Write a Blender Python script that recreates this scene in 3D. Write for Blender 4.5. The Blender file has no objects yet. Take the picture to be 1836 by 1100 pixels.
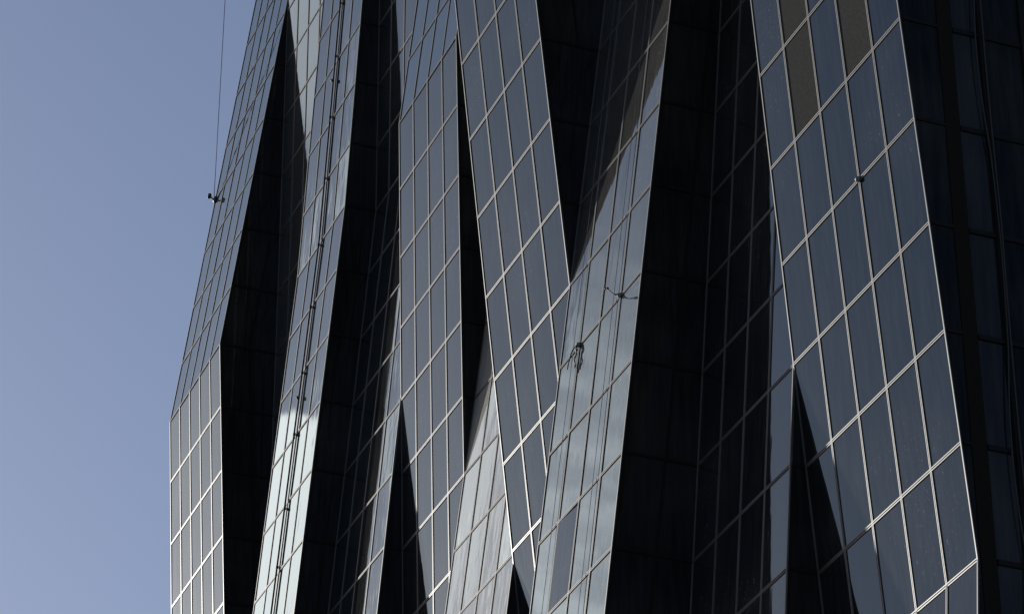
import bpy, bmesh, math, random
from mathutils import Vector, Matrix, noise
random.seed(11)
R = math.radians
scene = bpy.context.scene
COL = scene.collection

# ---------------------------------------------------------------- camera
CAM_Z = 1.6
cam_d = bpy.data.cameras.new('camera')
cam = bpy.data.objects.new('camera', cam_d); COL.objects.link(cam)
cam.location = (0, 0, CAM_Z)
cam.rotation_euler = (R(90 + 30.7), 0, 0)
cam_d.sensor_width = 36.0
cam_d.lens = 36.0 * 5800.0 / 1836.0
cam_d.clip_end = 9000
scene.camera = cam

# ---------------------------------------------------------------- sky, sun, exposure
SUN_AZ, SUN_EL = -40.5, 18.5          # azimuth from +Y, positive towards +X
world = bpy.data.worlds.new('World'); scene.world = world
world.use_nodes = True
wn, wl = world.node_tree.nodes, world.node_tree.links
wn.clear()
w_out = wn.new('ShaderNodeOutputWorld'); w_bg = wn.new('ShaderNodeBackground')
sky = wn.new('ShaderNodeTexSky'); sky.sky_type = 'NISHITA'
sky.sun_disc = False
sky.sun_elevation = R(SUN_EL); sky.sun_rotation = R(SUN_AZ)
sky.altitude = 30; sky.air_density = 1.0; sky.dust_density = 0.7; sky.ozone_density = 2.0
w_bg.inputs['Strength'].default_value = 0.085

def wmath(op, a, b=None, c=None, clamp=False):
    n = wn.new('ShaderNodeMath'); n.operation = op; n.use_clamp = clamp
    for i, v in enumerate((a, b, c)):
        if v is None: continue
        if isinstance(v, (int, float)): n.inputs[i].default_value = v
        else: wl.new(v, n.inputs[i])
    return n.outputs[0]
def wstep(x, lo, hi):
    n = wn.new('ShaderNodeMapRange'); n.interpolation_type = 'SMOOTHSTEP'; n.clamp = True
    wl.new(x, n.inputs['Value'])
    n.inputs['From Min'].default_value = lo; n.inputs['From Max'].default_value = hi
    return n.outputs['Result']
tc = wn.new('ShaderNodeTexCoord'); sx = wn.new('ShaderNodeSeparateXYZ')
wl.new(tc.outputs['Generated'], sx.inputs[0])
az = wmath('MULTIPLY', wmath('ARCTAN2', sx.outputs[0], sx.outputs[1]), 57.2958)
el = wmath('MULTIPLY', wmath('ARCSINE', sx.outputs[2]), 57.2958)
def wnoise(scale, detail, sy=1.0, rot=0.0):
    m = wn.new('ShaderNodeMapping'); wl.new(tc.outputs['Generated'], m.inputs[0])
    m.inputs['Scale'].default_value = (1, 1, sy); m.inputs['Rotation'].default_value = (rot, rot, 0)
    n = wn.new('ShaderNodeTexNoise'); wl.new(m.outputs[0], n.inputs['Vector'])
    n.inputs['Scale'].default_value = scale; n.inputs['Detail'].default_value = detail
    n.inputs['Roughness'].default_value = 0.62
    return n.outputs[0]
n1 = wnoise(22, 7); n2 = wnoise(30, 9, 3.0, 0.5)
azn = wmath('ADD', az, wmath('MULTIPLY', wmath('SUBTRACT', n1, 0.5), 1.0))
eln = wmath('ADD', el, wmath('MULTIPLY', wmath('SUBTRACT', n1, 0.5), 2.6))
# cumulus bank off to the left of the tower: a low part, a taller head, and a thin veil beside it
bank = wmath('MULTIPLY', wmath('MULTIPLY', wstep(azn, -35.0, -34.75), wstep(azn, -29.0, -31.0)), wstep(eln, 31.15, 30.95))
head = wmath('MULTIPLY', 0.36, wmath('MULTIPLY', wmath('MULTIPLY', wstep(azn, -35.72, -35.5), wstep(azn, -34.4, -34.6)), wstep(eln, 35.0, 34.0)))
wisp = wmath('MULTIPLY', wmath('MULTIPLY', wmath('MULTIPLY', wstep(azn, -41.0, -39.9), wstep(azn, -38.3, -39.0)), wmath('MULTIPLY', wstep(eln, 39.0, 37.5), wstep(eln, 32.0, 34.0))), 0.28)
veil = wmath('MULTIPLY', wmath('MULTIPLY', wstep(azn, -40.2, -38.4), wstep(azn, -36.2, -36.5)),
             wmath('MULTIPLY', wmath('ADD', wmath('MULTIPLY', wstep(el, 38.5, 30.0), 0.75), 0.05), wmath('ADD', wmath('MULTIPLY', wstep(n2, 0.36, 0.66), 0.55), 0.45)))
cl = wmath('MAXIMUM', wmath('MAXIMUM', bank, head), wmath('MAXIMUM', veil, wisp), clamp=True)
cmix = wn.new('ShaderNodeMix'); cmix.data_type = 'RGBA'
wl.new(wmath('MULTIPLY', cl, 0.85), cmix.inputs['Factor'])
tint = wn.new('ShaderNodeMix'); tint.data_type = 'RGBA'; tint.blend_type = 'MULTIPLY'
tint.inputs['Factor'].default_value = 1.0; tint.inputs['B'].default_value = (1.06, 0.96, 0.98, 1)   # evening-grey air
wl.new(sky.outputs[0], tint.inputs['A'])
wl.new(tint.outputs['Result'], cmix.inputs['A'])
cmix.inputs['B'].default_value = (31.0, 27.6, 25.5, 1)
wl.new(cmix.outputs['Result'], w_bg.inputs['Color'])
wl.new(w_bg.outputs[0], w_out.inputs[0])

sun_d = bpy.data.lights.new('sun', 'SUN'); sun_d.energy = 5.0; sun_d.angle = R(0.5)
sun_d.color = (1.0, 0.95, 0.87)
sun = bpy.data.objects.new('sun', sun_d); COL.objects.link(sun)
sdir = Vector((math.sin(R(SUN_AZ)) * math.cos(R(SUN_EL)), math.cos(R(SUN_AZ)) * math.cos(R(SUN_EL)), math.sin(R(SUN_EL))))
sun.rotation_euler = sdir.to_track_quat('Z', 'Y').to_euler()
sun.location = sdir * 300

scene.view_settings.view_transform = 'Standard'
scene.view_settings.look = 'None'
scene.view_settings.exposure = 0.25
scene.view_settings.gamma = 1.0

# ---------------------------------------------------------------- materials
def new_mat(name):
    m = bpy.data.materials.new(name); m.use_nodes = True
    return m, m.node_tree.nodes, m.node_tree.links, m.node_tree.nodes['Principled BSDF']
def simple(name, col, rough, metal=0.0, nscale=6.0, namp=0.15, spec=0.5, stretch=(1, 1, 1)):
    m, n, l, b = new_mat(name)
    t = n.new('ShaderNodeTexCoord'); mp = n.new('ShaderNodeMapping'); mp.inputs['Scale'].default_value = stretch
    ns = n.new('ShaderNodeTexNoise'); ns.inputs['Scale'].default_value = nscale; ns.inputs['Detail'].default_value = 6
    l.new(t.outputs['Object'], mp.inputs[0]); l.new(mp.outputs[0], ns.inputs['Vector'])
    cr = n.new('ShaderNodeValToRGB')
    cr.color_ramp.elements[0].position = 0.3; cr.color_ramp.elements[1].position = 0.7
    cr.color_ramp.elements[0].color = tuple(c * (1 - namp) for c in col) + (1,)
    cr.color_ramp.elements[1].color = tuple(min(1, c * (1 + namp)) for c in col) + (1,)
    l.new(ns.outputs[0], cr.inputs[0]); l.new(cr.outputs[0], b.inputs['Base Color'])
    b.inputs['Roughness'].default_value = rough; b.inputs['Metallic'].default_value = metal
    b.inputs['Specular IOR Level'].default_value = spec
    return m

def glass_material(name='dark_curtain_wall_glass', haze=0.0, ior=1.88, tint=(0.10, 0.21, 0.35), spots=0.16):
    m, n, l, b = new_mat(name)
    t = n.new('ShaderNodeTexCoord')
    def tex(scale, detail, st, rough=0.6):
        mp = n.new('ShaderNodeMapping'); mp.inputs['Scale'].default_value = st
        l.new(t.outputs['Object'], mp.inputs[0])
        ns = n.new('ShaderNodeTexNoise'); ns.inputs['Scale'].default_value = scale
        ns.inputs['Detail'].default_value = detail; ns.inputs['Roughness'].default_value = rough
        l.new(mp.outputs[0], ns.inputs['Vector']); return ns.outputs[0]
    def rng(x, a, b_, c, d, smooth=True):
        r = n.new('ShaderNodeMapRange'); r.clamp = True
        if smooth: r.interpolation_type = 'SMOOTHSTEP'
        l.new(x, r.inputs['Value'])
        for k, v in zip(('From Min', 'From Max', 'To Min', 'To Max'), (a, b_, c, d)): r.inputs[k].default_value = v
        return r.outputs['Result']
    def mul(x, y):
        q = n.new('ShaderNodeMath'); q.operation = 'MULTIPLY'
        for i, v in enumerate((x, y)):
            if isinstance(v, float): q.inputs[i].default_value = v
            else: l.new(v, q.inputs[i])
        return q.outputs[0]
    def add(x, y):
        q = n.new('ShaderNodeMath'); q.operation = 'ADD'
        l.new(x, q.inputs[0]); l.new(y, q.inputs[1]); return q.outputs[0]
    streak = tex(2.2, 5, (2.2, 2.2, 0.16))            # rain streaks running down
    patch = tex(0.13, 3, (1, 1, 1))                     # some panes dirtier than others
    speck = tex(9.0, 4, (1.3, 1.3, 0.55), 0.7)          # dried drops
    specks = mul(rng(speck, 0.62, 0.70, 0, 1), rng(patch, 0.50, 0.60, 0.0, 1.0))
    film = add(rng(streak, 0.3, 0.75, 0.003, 0.014), mul(rng(patch, 0.42, 0.68, 0, 1), 0.012))
    dust = add(film, mul(specks, spots))
    if haze: dust = add(dust, rng(streak, 0.2, 0.8, haze * .85, haze * 1.15))
    mx = n.new('ShaderNodeMix'); mx.data_type = 'RGBA'
    l.new(dust, mx.inputs['Factor'])
    mx.inputs['A'].default_value = (0.004, 0.005, 0.006, 1)
    mx.inputs['B'].default_value = (0.95, 0.93, 0.86, 1)
    n.remove(b)
    df = n.new('ShaderNodeBsdfDiffuse'); gl = n.new('ShaderNodeBsdfGlossy'); fr = n.new('ShaderNodeFresnel'); ms = n.new('ShaderNodeMixShader')
    l.new(mx.outputs['Result'], df.inputs['Color']); 
    l.new(rng(streak, 0.3, 0.8, 0.012, 0.05), gl.inputs['Roughness']); fr.inputs['IOR'].default_value = ior
    # the reflective coating is blue seen square on and neutral at grazing angles
    tm = n.new('ShaderNodeMix'); tm.data_type = 'RGBA'; l.new(rng(fr.outputs[0], 0.09, 0.33, 0, 1, False), tm.inputs['Factor'])
    tm.inputs['A'].default_value = tint + (1,); tm.inputs['B'].default_value = (0.75, 0.92, 1.0, 1)
    l.new(tm.outputs['Result'], gl.inputs['Color'])
    l.new(fr.outputs[0], ms.inputs[0]); l.new(df.outputs[0], ms.inputs[1]); 
    g2 = n.new('ShaderNodeBsdfGlossy'); g2.inputs['Roughness'].default_value = 0.22       # faint scatter off the dust
    g2.inputs['Color'].default_value = (1.0, 0.98, 0.95, 1)
    mg = n.new('ShaderNodeMixShader'); l.new(rng(streak, 0.3, 0.75, 0.010, 0.024), mg.inputs[0])
    l.new(gl.outputs[0], mg.inputs[1]); l.new(g2.outputs[0], mg.inputs[2]); l.new(mg.outputs[0], ms.inputs[2])
    l.new(ms.outputs[0], n['Material Output'].inputs['Surface'])
    # rolled-glass waviness, a fraction of a millimetre
    wav = tex(0.9, 2, (1, 1, 0.35))
    bp = n.new('ShaderNodeBump'); bp.inputs['Strength'].default_value = 1.0
    bp.inputs['Distance'].default_value = 0.0035
    l.new(wav, bp.inputs['Height']); l.new(bp.outputs[0], gl.inputs['Normal'])
    return m
M_GLASS = glass_material()
M_FILMED = glass_material('glass_under_dusty_protective_film', 0.32)
M_DUSTY = glass_material('lightly_dusty_glass', 0.03)
M_SIDEGLASS = glass_material('low_reflection_dark_glass', 0.0, 1.24, spots=0.0)
M_RETURN = glass_material('black_return_glass', 0.0, 1.40, tint=(0.5, 0.52, 0.56), spots=0.0)
M_FRAME = simple('satin_anodised_aluminium', (0.080, 0.079, 0.075), 0.47, 0.0, 2.0, 0.12, stretch=(1, 1, .2), spec=0.43)
M_GASKET = simple('grey_rubber_gasket', (0.035, 0.035, 0.034), 0.6, 0, 4, 0.2)
M_DARKFR = simple('dark_bronze_frame', (0.006, 0.006, 0.006), 0.7, 0, 3, 0.2, spec=0.15)
M_BRONZE = simple('brown_column_cladding', (0.009, 0.0075, 0.006), 0.8, 0, 14, 0.3, spec=0.1)
M_BLIND = simple('grey_mesh_infill', (0.046, 0.047, 0.047), 0.95, 0, 12, 0.18, spec=0.0)
M_CABLE = simple('black_rope_sheath', (0.014, 0.014, 0.015), 0.6, 0, 20, 0.3)
M_ROPE = simple('grey_steel_rope', (0.10, 0.10, 0.11), 0.5, 0, 20, 0.3)
M_STEEL = simple('weathered_steel_fitting', (0.12, 0.12, 0.11), 0.6, 0.0, 20, 0.2)
M_CONC = simple('pale_concrete', (0.32, 0.31, 0.29), 0.85, 0, 1.5, 0.15)
M_PAVE = simple('grey_granite_paving', (0.16, 0.155, 0.15), 0.8, 0, 0.7, 0.2)

# ---------------------------------------------------------------- helpers
U = Vector((-0.37001, 0.92903, 0.0)).normalized()     # along the wall, away from the camera
N = Vector((-0.92903, -0.37001, 0.0)).normalized()    # outward from the wall
Z = Vector((0, 0, 1))
FH = 4.0
def zf(k): return CAM_Z + 44.0 + FH * k
def P(a, off, k): return U * a + N * off + Z * zf(k)

def box(bm, o, ex, ey, ez):
    """box from corner o and three edge vectors"""
    vs = [bm.verts.new(o + ex * i + ey * j + ez * k) for k in (0, 1) for j in (0, 1) for i in (0, 1)]
    fs = [(0, 2, 3, 1), (4, 5, 7, 6), (0, 1, 5, 4), (2, 6, 7, 3), (0, 4, 6, 2), (1, 3, 7, 5)]
    if ex.cross(ey).dot(ez) < 0: fs = [f[::-1] for f in fs]
    for f in fs: bm.faces.new([vs[i] for i in f])
def bar(bm, p0, p1, wdir, w0, w1, ndir, d0, d1):
    box(bm, p0 + wdir * w0 + ndir * d0, p1 - p0, wdir * (w1 - w0), ndir * (d1 - d0))
def tube(bm, pts, r, seg=8, cap=True):
    rings = []
    for i, p in enumerate(pts):
        t = (pts[min(i + 1, len(pts) - 1)] - pts[max(i - 1, 0)]).normalized()
        ref = N if abs(t.dot(N)) < 0.9 else Z
        a = t.cross(ref).normalized(); b = t.cross(a)
        rr = r[i] if isinstance(r, (list, tuple)) else r
        rings.append([bm.verts.new(p + (a * math.cos(2 * math.pi * j / seg) + b * math.sin(2 * math.pi * j / seg)) * rr) for j in range(seg)])
    for q in range(len(rings) - 1):
        for j in range(seg):
            bm.faces.new((rings[q][j], rings[q][(j + 1) % seg], rings[q + 1][(j + 1) % seg], rings[q + 1][j]))
    if cap:
        bm.faces.new(rings[0][::-1]); bm.faces.new(rings[-1])
def ball(bm, c, r, sx_=1.0):
    g = bmesh.ops.create_icosphere(bm, subdivisions=2, radius=r)
    for v in g['verts']: v.co = v.co * 1.0 + c
def obj(name, bm, mats, parent=None, smooth=False):
    me = bpy.data.meshes.new(name)
    bm.normal_update(); bm.to_mesh(me); bm.free()
    if smooth:
        for p in me.polygons: p.use_smooth = True
    for m in (mats if isinstance(mats, (list, tuple)) else [mats]): me.materials.append(m)
    o = bpy.data.objects.new(name, me); COL.objects.link(o)
    if parent: o.parent = parent
    return o
def tag(o, label=None, cat=None, group=None, kind=None):
    for k, v in (('label', label), ('category', cat), ('group', group), ('kind', kind)):
        if v: o[k] = v
    return o
def empty(name, loc=(0, 0, 0)):
    e = bpy.data.objects.new(name, None); COL.objects.link(e); e.location = loc; e.empty_display_size = 1
    return e

# ---------------------------------------------------------------- ground
bm = bmesh.new()
gv = [bm.verts.new((math.cos(a * math.pi / 24) * 4000, math.sin(a * math.pi / 24) * 4000, -0.02)) for a in range(48)]
bm.faces.new(gv)
tag(obj('ground', bm, M_PAVE), kind='structure')

# ---------------------------------------------------------------- the tower
tower_o = empty('glass_tower')
tag(tower_o, 'dark glass office tower whose folded bays lean in and out between black return walls', 'tower')

KMIN, KMAX = -11.4, 30
#        near, far, panes, knots of (floor, outward offset)
BAYS = [
    (77.58, 87.65, 5, [(-12, -42.4), (0, -46.30), (12, -43.16), (24, -46.3), (30, -46.3)]),
    (87.65, 95.75, 4, [(-12, -46.5), (0, -44.57), (12, -48.41), (24, -45.0), (30, -44)]),
    (95.75, 103.95, 4, [(-12, -45.0), (0, -41.07), (12, -46.85), (24, -43.0), (30, -43)]),
    (103.95, 112.40, 4, [(-12, -42.0), (0, -46.42), (12, -41.52), (24, -46.4), (30, -46.4)]),
    (112.40, 120.92, 4, [(-12, -46.0), (0, -42.98), (12, -48.74), (24, -45.0), (30, -44)]),
    (120.92, 129.10, 4, [(-12, -44.5), (0, -46.46), (12, -45.26), (24, -50.4), (30, -50)]),
    (129.10, 137.40, 4, [(-12, -46.5), (0, -43.02), (12, -46.95), (24, -46.6), (30, -46)]),
    (137.40, 145.35, 4, [(-12, -45.0), (0, -41.34), (12, -45.24), (24, -47.50), (30, -46)]),
    (145.35, 153.85, 4, [(-12, -46.5), (0, -46.95), (12, -46.75), (24, -46.40), (30, -46)]),
    (153.85, 163.80, 5, [(-12, -43.5), (0, -46.45), (12, -43.45), (24, -49.45), (30, -49)]),
]
def off(i, k):
    kn = BAYS[i][3]
    for (k0, o0), (k1, o1) in zip(kn, kn[1:]):
        if k <= k1: return o0 + (o1 - o0) * (k - k0) / (k1 - k0)
    return kn[-1][1]
KR = list(range(-11, KMAX))                            # floor lines
F_PX, TH = 5800.0, R(30.7)
def px(p):
    x, y, z = p.x, p.y, p.z - CAM_Z
    d = y * math.cos(TH) + z * math.sin(TH); v = -y * math.sin(TH) + z * math.cos(TH)
    return 918 + F_PX * x / d, 550 - F_PX * v / d

panes = []                                            # (projected area in frame, bay, col, floor, corners, normal)
GREY = {(0, 3, 5), (0, 3, 6), (0, 1, 5)}
bay_objs = []
for i, (a0, a1, nc, kn) in enumerate(BAYS):
    bm = bmesh.new()
    wcol = (a1 - a0) / nc
    for (k0, o0), (k1, o1) in zip(kn, kn[1:]):
        kb = max(k0, KMIN); kt = k1
        V = (P(0, off(i, k1 - .001), k1) - P(0, off(i, k0 + .001), k0)).normalized()
        n = V.cross(U).normalized()
        if n.dot(N) < 0: n = -n
        def Q(a, k): return P(a, off(i, k), k)
        for c in range(nc + 1):                        # mullions
            a = a0 + c * wcol
            p0, p1 = Q(a, kb), Q(a, kt)
            if 0 < c < nc:
                bar(bm, p0, p1, U, -0.055, 0.055, n, -0.05, 0.007)
                for s in (-1, 1):
                    bar(bm, p0, p1, U, s * 0.036 - 0.018, s * 0.036 + 0.018, n, 0.006, 0.034)
            else:
                e = (0.0, 0.06) if c == 0 else (-0.06, 0.0)
                bar(bm, p0, p1, U, e[0], e[1], n, -0.05, 0.038)
        for k in KR:                                   # transoms
            if not (k0 <= k < k1 or (k == k1 == KMAX)): continue
            p0, p1 = Q(a0 + 0.0, k), Q(a1 - 0.0, k)
            p0 = p0 + U * 0.002; p1 = p1 - U * 0.002
            bar(bm, p0, p1, V, -0.066, 0.066, n, -0.05, 0.0045)
            for s in (-1, 1):
                bar(bm, p0, p1, V, s * 0.041 - 0.020, s * 0.041 + 0.020, n, 0.004, 0.032)
        for k in [KMIN] + KR:
            kk = k + 1 if k != KMIN else -11
            if not (k0 <= k < k1): continue
            for c in range(nc):
                l, r = a0 + c * wcol + .012, a0 + (c + 1) * wcol - .012
                cs = [Q(l, k), Q(r, k), Q(r, kk), Q(l, kk)]
                cs = [cs[0] + V * .012, cs[1] + V * .012, cs[2] - V * .012, cs[3] - V * .012]
                q = [px(p) for p in cs]
                ar = abs(sum(q[j][0] * q[(j + 1) % 4][1] - q[(j + 1) % 4][0] * q[j][1] for j in range(4))) / 2
                mx_, my_ = sum(t[0] for t in q) / 4, sum(t[1] for t in q) / 4
                # hidden behind the bay on its near side: the sight line crosses that bay's body
                ctr = sum(cs, Vector()) / 4
                vis = 1.0
                if i > 0:
                    d = ctr - Vector((0, 0, CAM_Z))
                    for j in range(i):
                        for aa in (BAYS[j][0] + .05, BAYS[j][1] - .05):
                            t = aa / (d.dot(U)) if d.dot(U) else 9
                            h = Vector((0, 0, CAM_Z)) + d * t
                            if h.dot(N) < off(j, (h.z - CAM_Z - 44) / FH) - .05: vis = 0.0
                if not (-40 < mx_ < 1870 and -60 < my_ < 1160): vis = 0.0
                panes.append((ar * vis, i, c, k, cs, n))
    # gaskets and profiles share a mesh: dark backing is material 1
    bm.faces.ensure_lookup_table()
    o = obj('facade_bay', bm, [M_FRAME, M_GASKET], tower_o)
    for idx, p in enumerate(o.data.polygons): pass
    bay_objs.append(o)

# paint the rubber backing bars of every bay (the first box of each mullion and transom)
for o in bay_objs:
    me = o.data
    nb = len(me.polygons) // 6
    for b_ in range(nb):
        ps = me.polygons[b_ * 6: b_ * 6 + 6]
        vs = set(v for p in ps for v in p.vertices)
        co = [me.vertices[v].co for v in vs]
        # thickness of the box = its smallest edge; the 15 cm wide, 6 cm deep ones are gasket backing
        e = sorted(((me.vertices[ps[j].vertices[a]].co - me.vertices[ps[j].vertices[(a + 1) % 4]].co).length for j in range(6) for a in range(4)))
        if any(abs(e[j] - w) < 0.003 for j in (8, 10) for w in (0.110, 0.132)):
            for p in ps: p.material_index = 1

def pane_slab(bm, cs, n, tilt=True):
    tx, ty = (random.gauss(0, .0040), random.gauss(0, .0030)) if tilt else (0, 0)
    w = (cs[1] - cs[0]).length / 2; h = (cs[3] - cs[0]).length / 2
    dd = [(-1, -1), (1, -1), (1, 1), (-1, 1)]
    f = [bm.verts.new(c + n * max(-.003, min(.003, (a * w * tx + b * h * ty)))) for c, (a, b) in zip(cs, dd)]
    g = [bm.verts.new(c - n * 0.03) for c in cs]
    nn = (f[1].co - f[0].co).cross(f[3].co - f[0].co)
    fl = nn.dot(n) < 0
    def face(v): bm.faces.new(v[::-1] if fl else v)
    face(f); face(g[::-1])
    for j in range(4): face([f[j], g[j], g[(j + 1) % 4], f[(j + 1) % 4]])

panes.sort(key=lambda t: -t[0])
rest = bmesh.new(); made = 0
for ar, i, c, k, cs, n in panes:
    if made < 100 and ar > 0:
        bm = bmesh.new(); g = (i, c, k) in GREY
        if (i, c, k) == (2, 2, 2):                     # one pane tilted on purpose so it mirrors clear blue sky
            cs = [cs[0] - n * .03, cs[1] + n * .03, cs[2] + n * .03, cs[3] - n * .03]
            pane_slab(bm, cs, (cs[1] - cs[0]).cross(cs[3] - cs[0]).normalized() * (1 if (cs[1] - cs[0]).cross(cs[3] - cs[0]).dot(n) > 0 else -1), False)
        else: pane_slab(bm, cs, n, not g)
        o = obj('window_pane', bm, M_BLIND if g else (M_FILMED if i == 4 else M_DUSTY if i in (2, 8) else M_GLASS), bay_objs[i])
        if g: tag(o, 'matt grey infill panel in place of glass')
        made += 1
    else:
        nf = len(rest.faces)
        pane_slab(rest, cs, n)
        if i in (4, 2, 8):
            rest.faces.ensure_lookup_table()
            for f in rest.faces[nf:]: f.material_index = 1 if i == 4 else 2
tag(obj('window_pane', rest, [M_GLASS, M_FILMED, M_DUSTY], tower_o), kind='stuff')

# return walls at each grid line between two bays
def quad_wall(bm, pts, out):
    vs = [bm.verts.new(p) for p in pts]
    f = bm.faces.new(vs); f.normal_update()
    if f.normal.dot(out) < 0: f.normal_flip()
for i in range(len(BAYS) - 1):
    g = BAYS[i][1]
    wall = bmesh.new(); trs = {}
    def tr_at(k0, d):
        kc = next((c for c in crossings if c > k0 + 1e-6), 99)
        return trs.setdefault(kc, bmesh.new())
    crossings = []
    for j in range(int((KMAX - KMIN) * 50)):
        ka = KMIN + j / 50
        if (off(i + 1, ka) - off(i, ka)) * (off(i + 1, ka + .02) - off(i, ka + .02)) <= 0: crossings.append(ka + .01)
    ks = sorted(set([KMIN] + [float(k) for k in range(-11, KMAX + 1)]))
    for k0, k1 in zip(ks, ks[1:]):
        d0 = off(i + 1, k0) - off(i, k0); d1 = off(i + 1, k1) - off(i, k1)
        segs = [(k0, k1)]
        if d0 * d1 < 0:
            kc = k0 + (k1 - k0) * d0 / (d0 - d1); segs = [(k0, kc), (kc, k1)]
        for s0, s1 in segs:
            dm = off(i + 1, (s0 + s1) / 2) - off(i, (s0 + s1) / 2)
            out = -U if dm > 0 else U
            pts = [P(g, off(i, s0), s0), P(g, off(i + 1, s0), s0), P(g, off(i + 1, s1), s1), P(g, off(i, s1), s1)]
            pts2 = []
            for p in pts:
                if not pts2 or (p - pts2[-1]).length > 1e-3: pts2.append(p)
            if (pts2[0] - pts2[-1]).length < 1e-3: pts2.pop()
            if len(pts2) >= 3: quad_wall(wall, pts2, out)
        if k0 > KMIN and abs(d0) > 0.25:
            lo, hi = sorted((off(i, k0), off(i + 1, k0)))
            out = -U if d0 > 0 else U
            bar(tr_at(k0, d0), P(g, lo + .07, k0), P(g, hi - .05, k0), Z, -.06, .06, out, 0.004, 0.045)
            nv = int((hi - lo) / 1.75)
            d1a = abs(d1)
            for q in range(1, nv + 1):
                oo = q * 1.7
                if d1a > oo + .2 and abs(d0) > oo + .2:
                    # verticals set out from the ridge edge
                    r0 = off(i + 1, k0) if d0 > 0 else off(i, k0); r1 = off(i + 1, k1) if d0 > 0 else off(i, k1)
                    bar(tr_at(k0, d0), P(g, r0 - oo, k0), P(g, r1 - oo, k1), N, -.04, .04, out, 0.004, 0.049)
    for k0, k1 in zip(ks, ks[1:]):
        d0 = off(i + 1, k0) - off(i, k0); d1 = off(i + 1, k1) - off(i, k1)
        if d0 * d1 > 0 and min(abs(d0), abs(d1)) > .12:
            out = -U if d0 > 0 else U
            h = i + 1 if d0 > 0 else i
            bar(tr_at(k0, d0), P(g, off(h, k0), k0), P(g, off(h, k1), k1), N, -.09, -.02, out, 0.004, 0.040)
    w = obj('return_wall', wall, M_RETURN, tower_o)
    for t_ in trs.values(): obj('return_mullion', t_, M_DARKFR, w)

# right-hand facade round the corner: column cladding, paired dark mullions, glass
AR = 77.58
BACK = -84.0
side = bmesh.new(); sidefr = bmesh.new(); colm = bmesh.new()
ks = [KMIN] + list(range(-11, KMAX + 1))
verts_off = [-46.36, -46.93, -48.02]
q = -48.02; tgl = 0
while q > BACK:
    q -= 1.66 if tgl % 2 == 0 else 1.08
    tgl += 1; verts_off.append(max(q, BACK))
for k0, k1 in zip(ks, ks[1:]):
    # bay 0 flank in front of the column
    if off(0, k0) > -46.35 or off(0, k1) > -46.35:
        pts = [P(AR, -46.36, k0), P(AR, max(-46.36, off(0, k0)), k0), P(AR, max(-46.36, off(0, k1)), k1), P(AR, -46.36, k1)]
        p2 = []
        for p in pts:
            if not p2 or (p - p2[-1]).length > 1e-3: p2.append(p)
        if (p2[0] - p2[-1]).length < 1e-3: p2.pop()
        if len(p2) > 2: quad_wall(side, p2, -U)
    for o1, o0 in zip(verts_off, verts_off[1:]):
        if o1 - o0 < .2: continue
        cs = [P(AR, o1 - .01, k0), P(AR, o0 + .01, k0), P(AR, o0 + .01, k1), P(AR, o1 - .01, k1)]
        nf = len(side.faces)
        pane_slab(side, cs, -U)
        if o1 == -46.93:
            side.faces.ensure_lookup_table()
            for f in side.faces[nf:]: f.material_index = 1
    if k0 > KMIN:
        bar(sidefr, P(AR, -46.95, k0), P(AR, BACK, k0), Z, -.09, .09, -U, .002, .06)
        if off(0, k0) > -46.2: bar(sidefr, P(AR, -46.36, k0), P(AR, off(0, k0) - .06, k0), Z, -.06, .06, -U, .002, .05)
for o in verts_off[2:-1]:
    bar(sidefr, P(AR, o, KMIN), P(AR, o, KMAX), N, -.11, .11, -U, .004, .12)
bar(colm, P(AR, -46.93, KMIN), P(AR, -46.93, KMAX), N, 0.02, .56, -U, -.02, .04)
sw = obj('side_wall', side, [M_SIDEGLASS, M_RETURN], tower_o)
obj('side_mullion', sidefr, M_DARKFR, sw)
obj('column_cover', colm, M_BRONZE, tower_o)

# far flank, rear wall and roof close the body
shell = bmesh.new()
A1 = 163.80
for k0, k1 in zip(ks, ks[1:]):
    quad_wall(shell, [P(A1, BACK, k0), P(A1, off(9, k0), k0), P(A1, off(9, k1), k1), P(A1, BACK, k1)], U)
quad_wall(shell, [P(AR, BACK, KMIN), P(A1, BACK, KMIN), P(A1, BACK, KMAX), P(AR, BACK, KMAX)], -N)
obj('rear_wall', shell, M_GLASS, tower_o)
roof = bmesh.new(); ol = []
for i, (a0, a1, nc, kn) in enumerate(BAYS):
    ol += [P(a0, off(i, KMAX), KMAX), P(a1, off(i, KMAX), KMAX)]
ol += [P(A1, BACK, KMAX), P(AR, BACK, KMAX)]
quad_wall(roof, ol, Z)
obj('roof', roof, M_CONC, tower_o)

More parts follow.
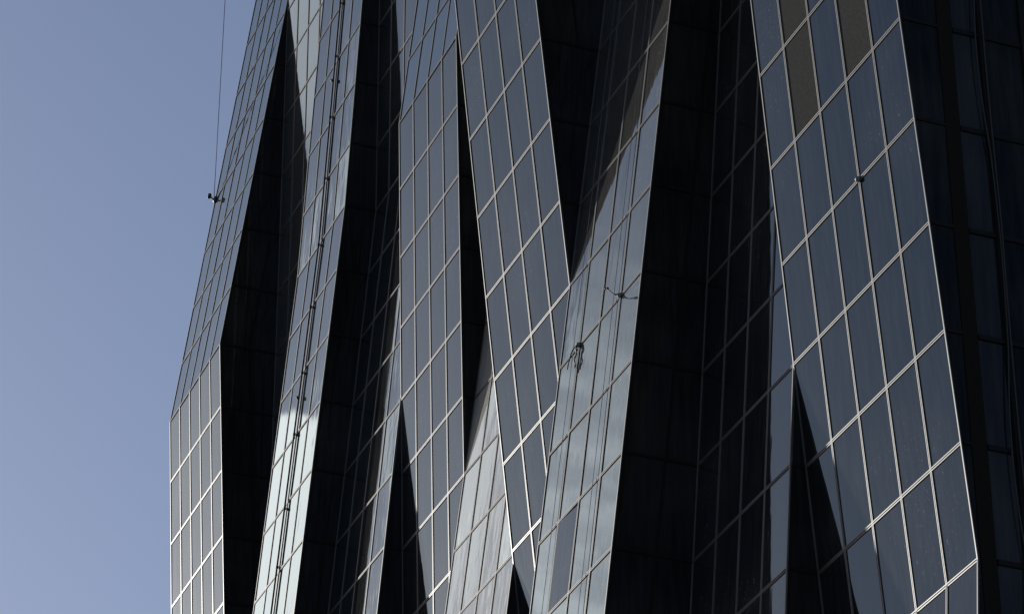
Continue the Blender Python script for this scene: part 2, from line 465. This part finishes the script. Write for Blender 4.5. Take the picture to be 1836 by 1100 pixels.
# ---------------------------------------------------------------- rope brackets and ropes on the facade
def frame_at(i, k):
    kn = BAYS[i][3]
    for (k0, o0), (k1, o1) in zip(kn, kn[1:]):
        if k0 <= k < k1:
            V = (P(0, o1, k1) - P(0, o0, k0)).normalized(); n = V.cross(U).normalized()
            return V, (n if n.dot(N) > 0 else -n)
def bracket(i, a, k, label, length=0.5, knobs=True, cat='rope bracket', g=1.0):
    V, n = frame_at(i, k); c = P(a, off(i, k), k)
    root = empty('rope_bracket', c); tag(root, label, cat, 'rope brackets fixed to the tower facade')
    b = bmesh.new(); tube(b, [n * .03, n * .06, n * .13, n * .16], [.11 * g, .11 * g, .08 * g, .05], 14)
    obj('base_disc', b, M_STEEL if g == 1 else M_CABLE, root, True)
    b = bmesh.new()
    if knobs:
        tip = n * (length + .12) + V * 0.12
        tube(b, [n * .15, n * (length * .5) - V * .03, n * (length * .8) + V * .01, tip], [.035 * g, .03 * g, .026 * g, .024 * g], 8)
        obj('arm', b, M_CABLE, root, True)
        for s in (-1, 1):
            b = bmesh.new(); ball(b, tip + U * (.10 * s * (2 - g)) + V * (.05 * s), .055 * g)
            obj('guide_knob', b, M_CABLE, root, True)
        return c + tip
    else:
        b.free()
    return c + n * .1

def mull(i, c): return BAYS[i][0] + (BAYS[i][1] - BAYS[i][0]) / BAYS[i][2] * c
tipA = bracket(2, mull(2, 1), 5, 'small rope bracket with two black knobs on the grey leaning bay, near its right edge')
tipB = bracket(2, mull(2, 3), 5, 'rope bracket draped with a black chain on the grey leaning bay, near its left edge', knobs=False)
tipC = bracket(9, BAYS[9][1] - .1, 16, 'black rope bracket sticking out into the sky from the far left edge of the tower', g=2.3, length=.32)
bracket(0, mull(0, 2), 4, 'tiny round anchor without an arm on a mullion crossing of the large right bay', knobs=False)

def rope(name, pts, r, label, cat, mat, group=None):
    b = bmesh.new(); tube(b, pts, r, 8)
    return tag(obj(name, b, mat, None, True), label, cat, group)
# rope in front of the sky
top = Vector((tipC.x, tipC.y, zf(KMAX) + .5))
rope_foot = P(BAYS[9][1] - .1, off(9, 16), 16) + N * .12
rope('hanging_rope', [rope_foot + Z * (j / 10) * (top.z - rope_foot.z) for j in range(11)], .022,
     'thin dark rope hanging straight down through the sky to the bracket at the far left', 'rope', M_ROPE)
# rope pairs down the grey bay
def facade_line(i, a, out, kt, kb, slack=0.0):
    pts = []
    for j in range(25):
        k = kt + (kb - kt) * j / 24
        V, n = frame_at(i, min(k, 11.99)); pts.append(P(a, off(i, k), k) + n * out)
    return pts
for a, lab in ((mull(2, 1) + .55, 'thin dark rope down the grey leaning bay through the two-knob bracket'),
               (mull(2, 3) + .45, 'thin dark rope down the grey leaning bay beside its left edge')):
    rope('facade_rope', facade_line(2, a, .10, 11.8, -10), .011, lab, 'rope', M_ROPE, 'ropes running down the leaning bays')
# chain draped on bracket B
b = bmesh.new(); V, n = frame_at(2, 5)
c = P(mull(2, 3), off(2, 5), 5)
pts = []
for j in range(15):
    t = j / 14
    pts.append(c + n * (.10 + .14 * math.sin(t * math.pi * .5)) + V * (-.1 - .85 * t + .35 * math.sin(t * math.pi)) + U * (.5 * t))
tube(b, pts, [.020 + .009 * (j % 2) for j in range(15)], 7)
pts = [c + n * (.14 + .03 * math.sin(j)) + V * (-.02 - .09 * j) - U * .02 for j in range(13)]
tube(b, pts, [.024 + .010 * (j % 2) for j in range(13)], 7)
tag(obj('black_chain', b, M_CABLE, None, True), 'short black chain draped over the bracket near the left edge of the grey bay', 'chain')
# thick black cable on the middle mullion of the narrow second bay
i = 7; am = mull(7, 2)
root = empty('black_cable', P(am, off(7, 10), 10)); tag(root, 'thick black cable clamped down the middle of the narrow pale bay on the left', 'cable')
def rel(p): return p - root.location
pts = []
for j in range(41):
    k = -10 + (KMAX + 10) * j / 40; V, n = frame_at(7, min(k, 29.9)); pts.append(rel(P(am, off(7, k), k) + n * .13))
b = bmesh.new(); tube(b, pts, .050, 10); obj('cable_run', b, M_CABLE, root, True)
for k in [3 + .5 * j + random.uniform(-.1, .1) for j in range(2, 30, 2)]:
    V, n = frame_at(7, k); c = rel(P(am, off(7, k), k) + n * .12)
    b = bmesh.new(); tube(b, [c - V * .07, c + V * .05], .075, 10)
    obj('clamp', b, M_CABLE, root)
for k in (9.55, 14.65):
    V, n = frame_at(7, k); c = rel(P(am, off(7, k), k) + n * .12)
    b = bmesh.new(); ball(b, c + n * .06, .10); ball(b, c - U * .13 + n * .06, .06)
    obj('junction_ball', b, M_CABLE, root, True)
# two slack ropes looping down the dark right-hand wall
for s, lab in ((0, 'slack black rope looping down the dark right-hand wall, the inner one'), (1, 'black rope running almost straight down the dark right-hand wall')):
    pts = []
    for j in range(0, 400):
        k = -10 + j * .1
        amp = (.20 if s == 0 else .05)
        ph = (k % 1.9) / 1.9 if s == 0 else (k % 3.1) / 3.1
        o_ = -48.02 + (.10 if s == 0 else -.05) + amp * math.sin(ph * math.pi) * (1 if int(k / 1.9) % 2 == 0 or s else -.4)
        pts.append(P(AR, o_, k) - U * (.16 + .03 * s))
    rope('slack_rope', pts, .028, lab, 'rope', M_CABLE, 'ropes on the dark right-hand wall')
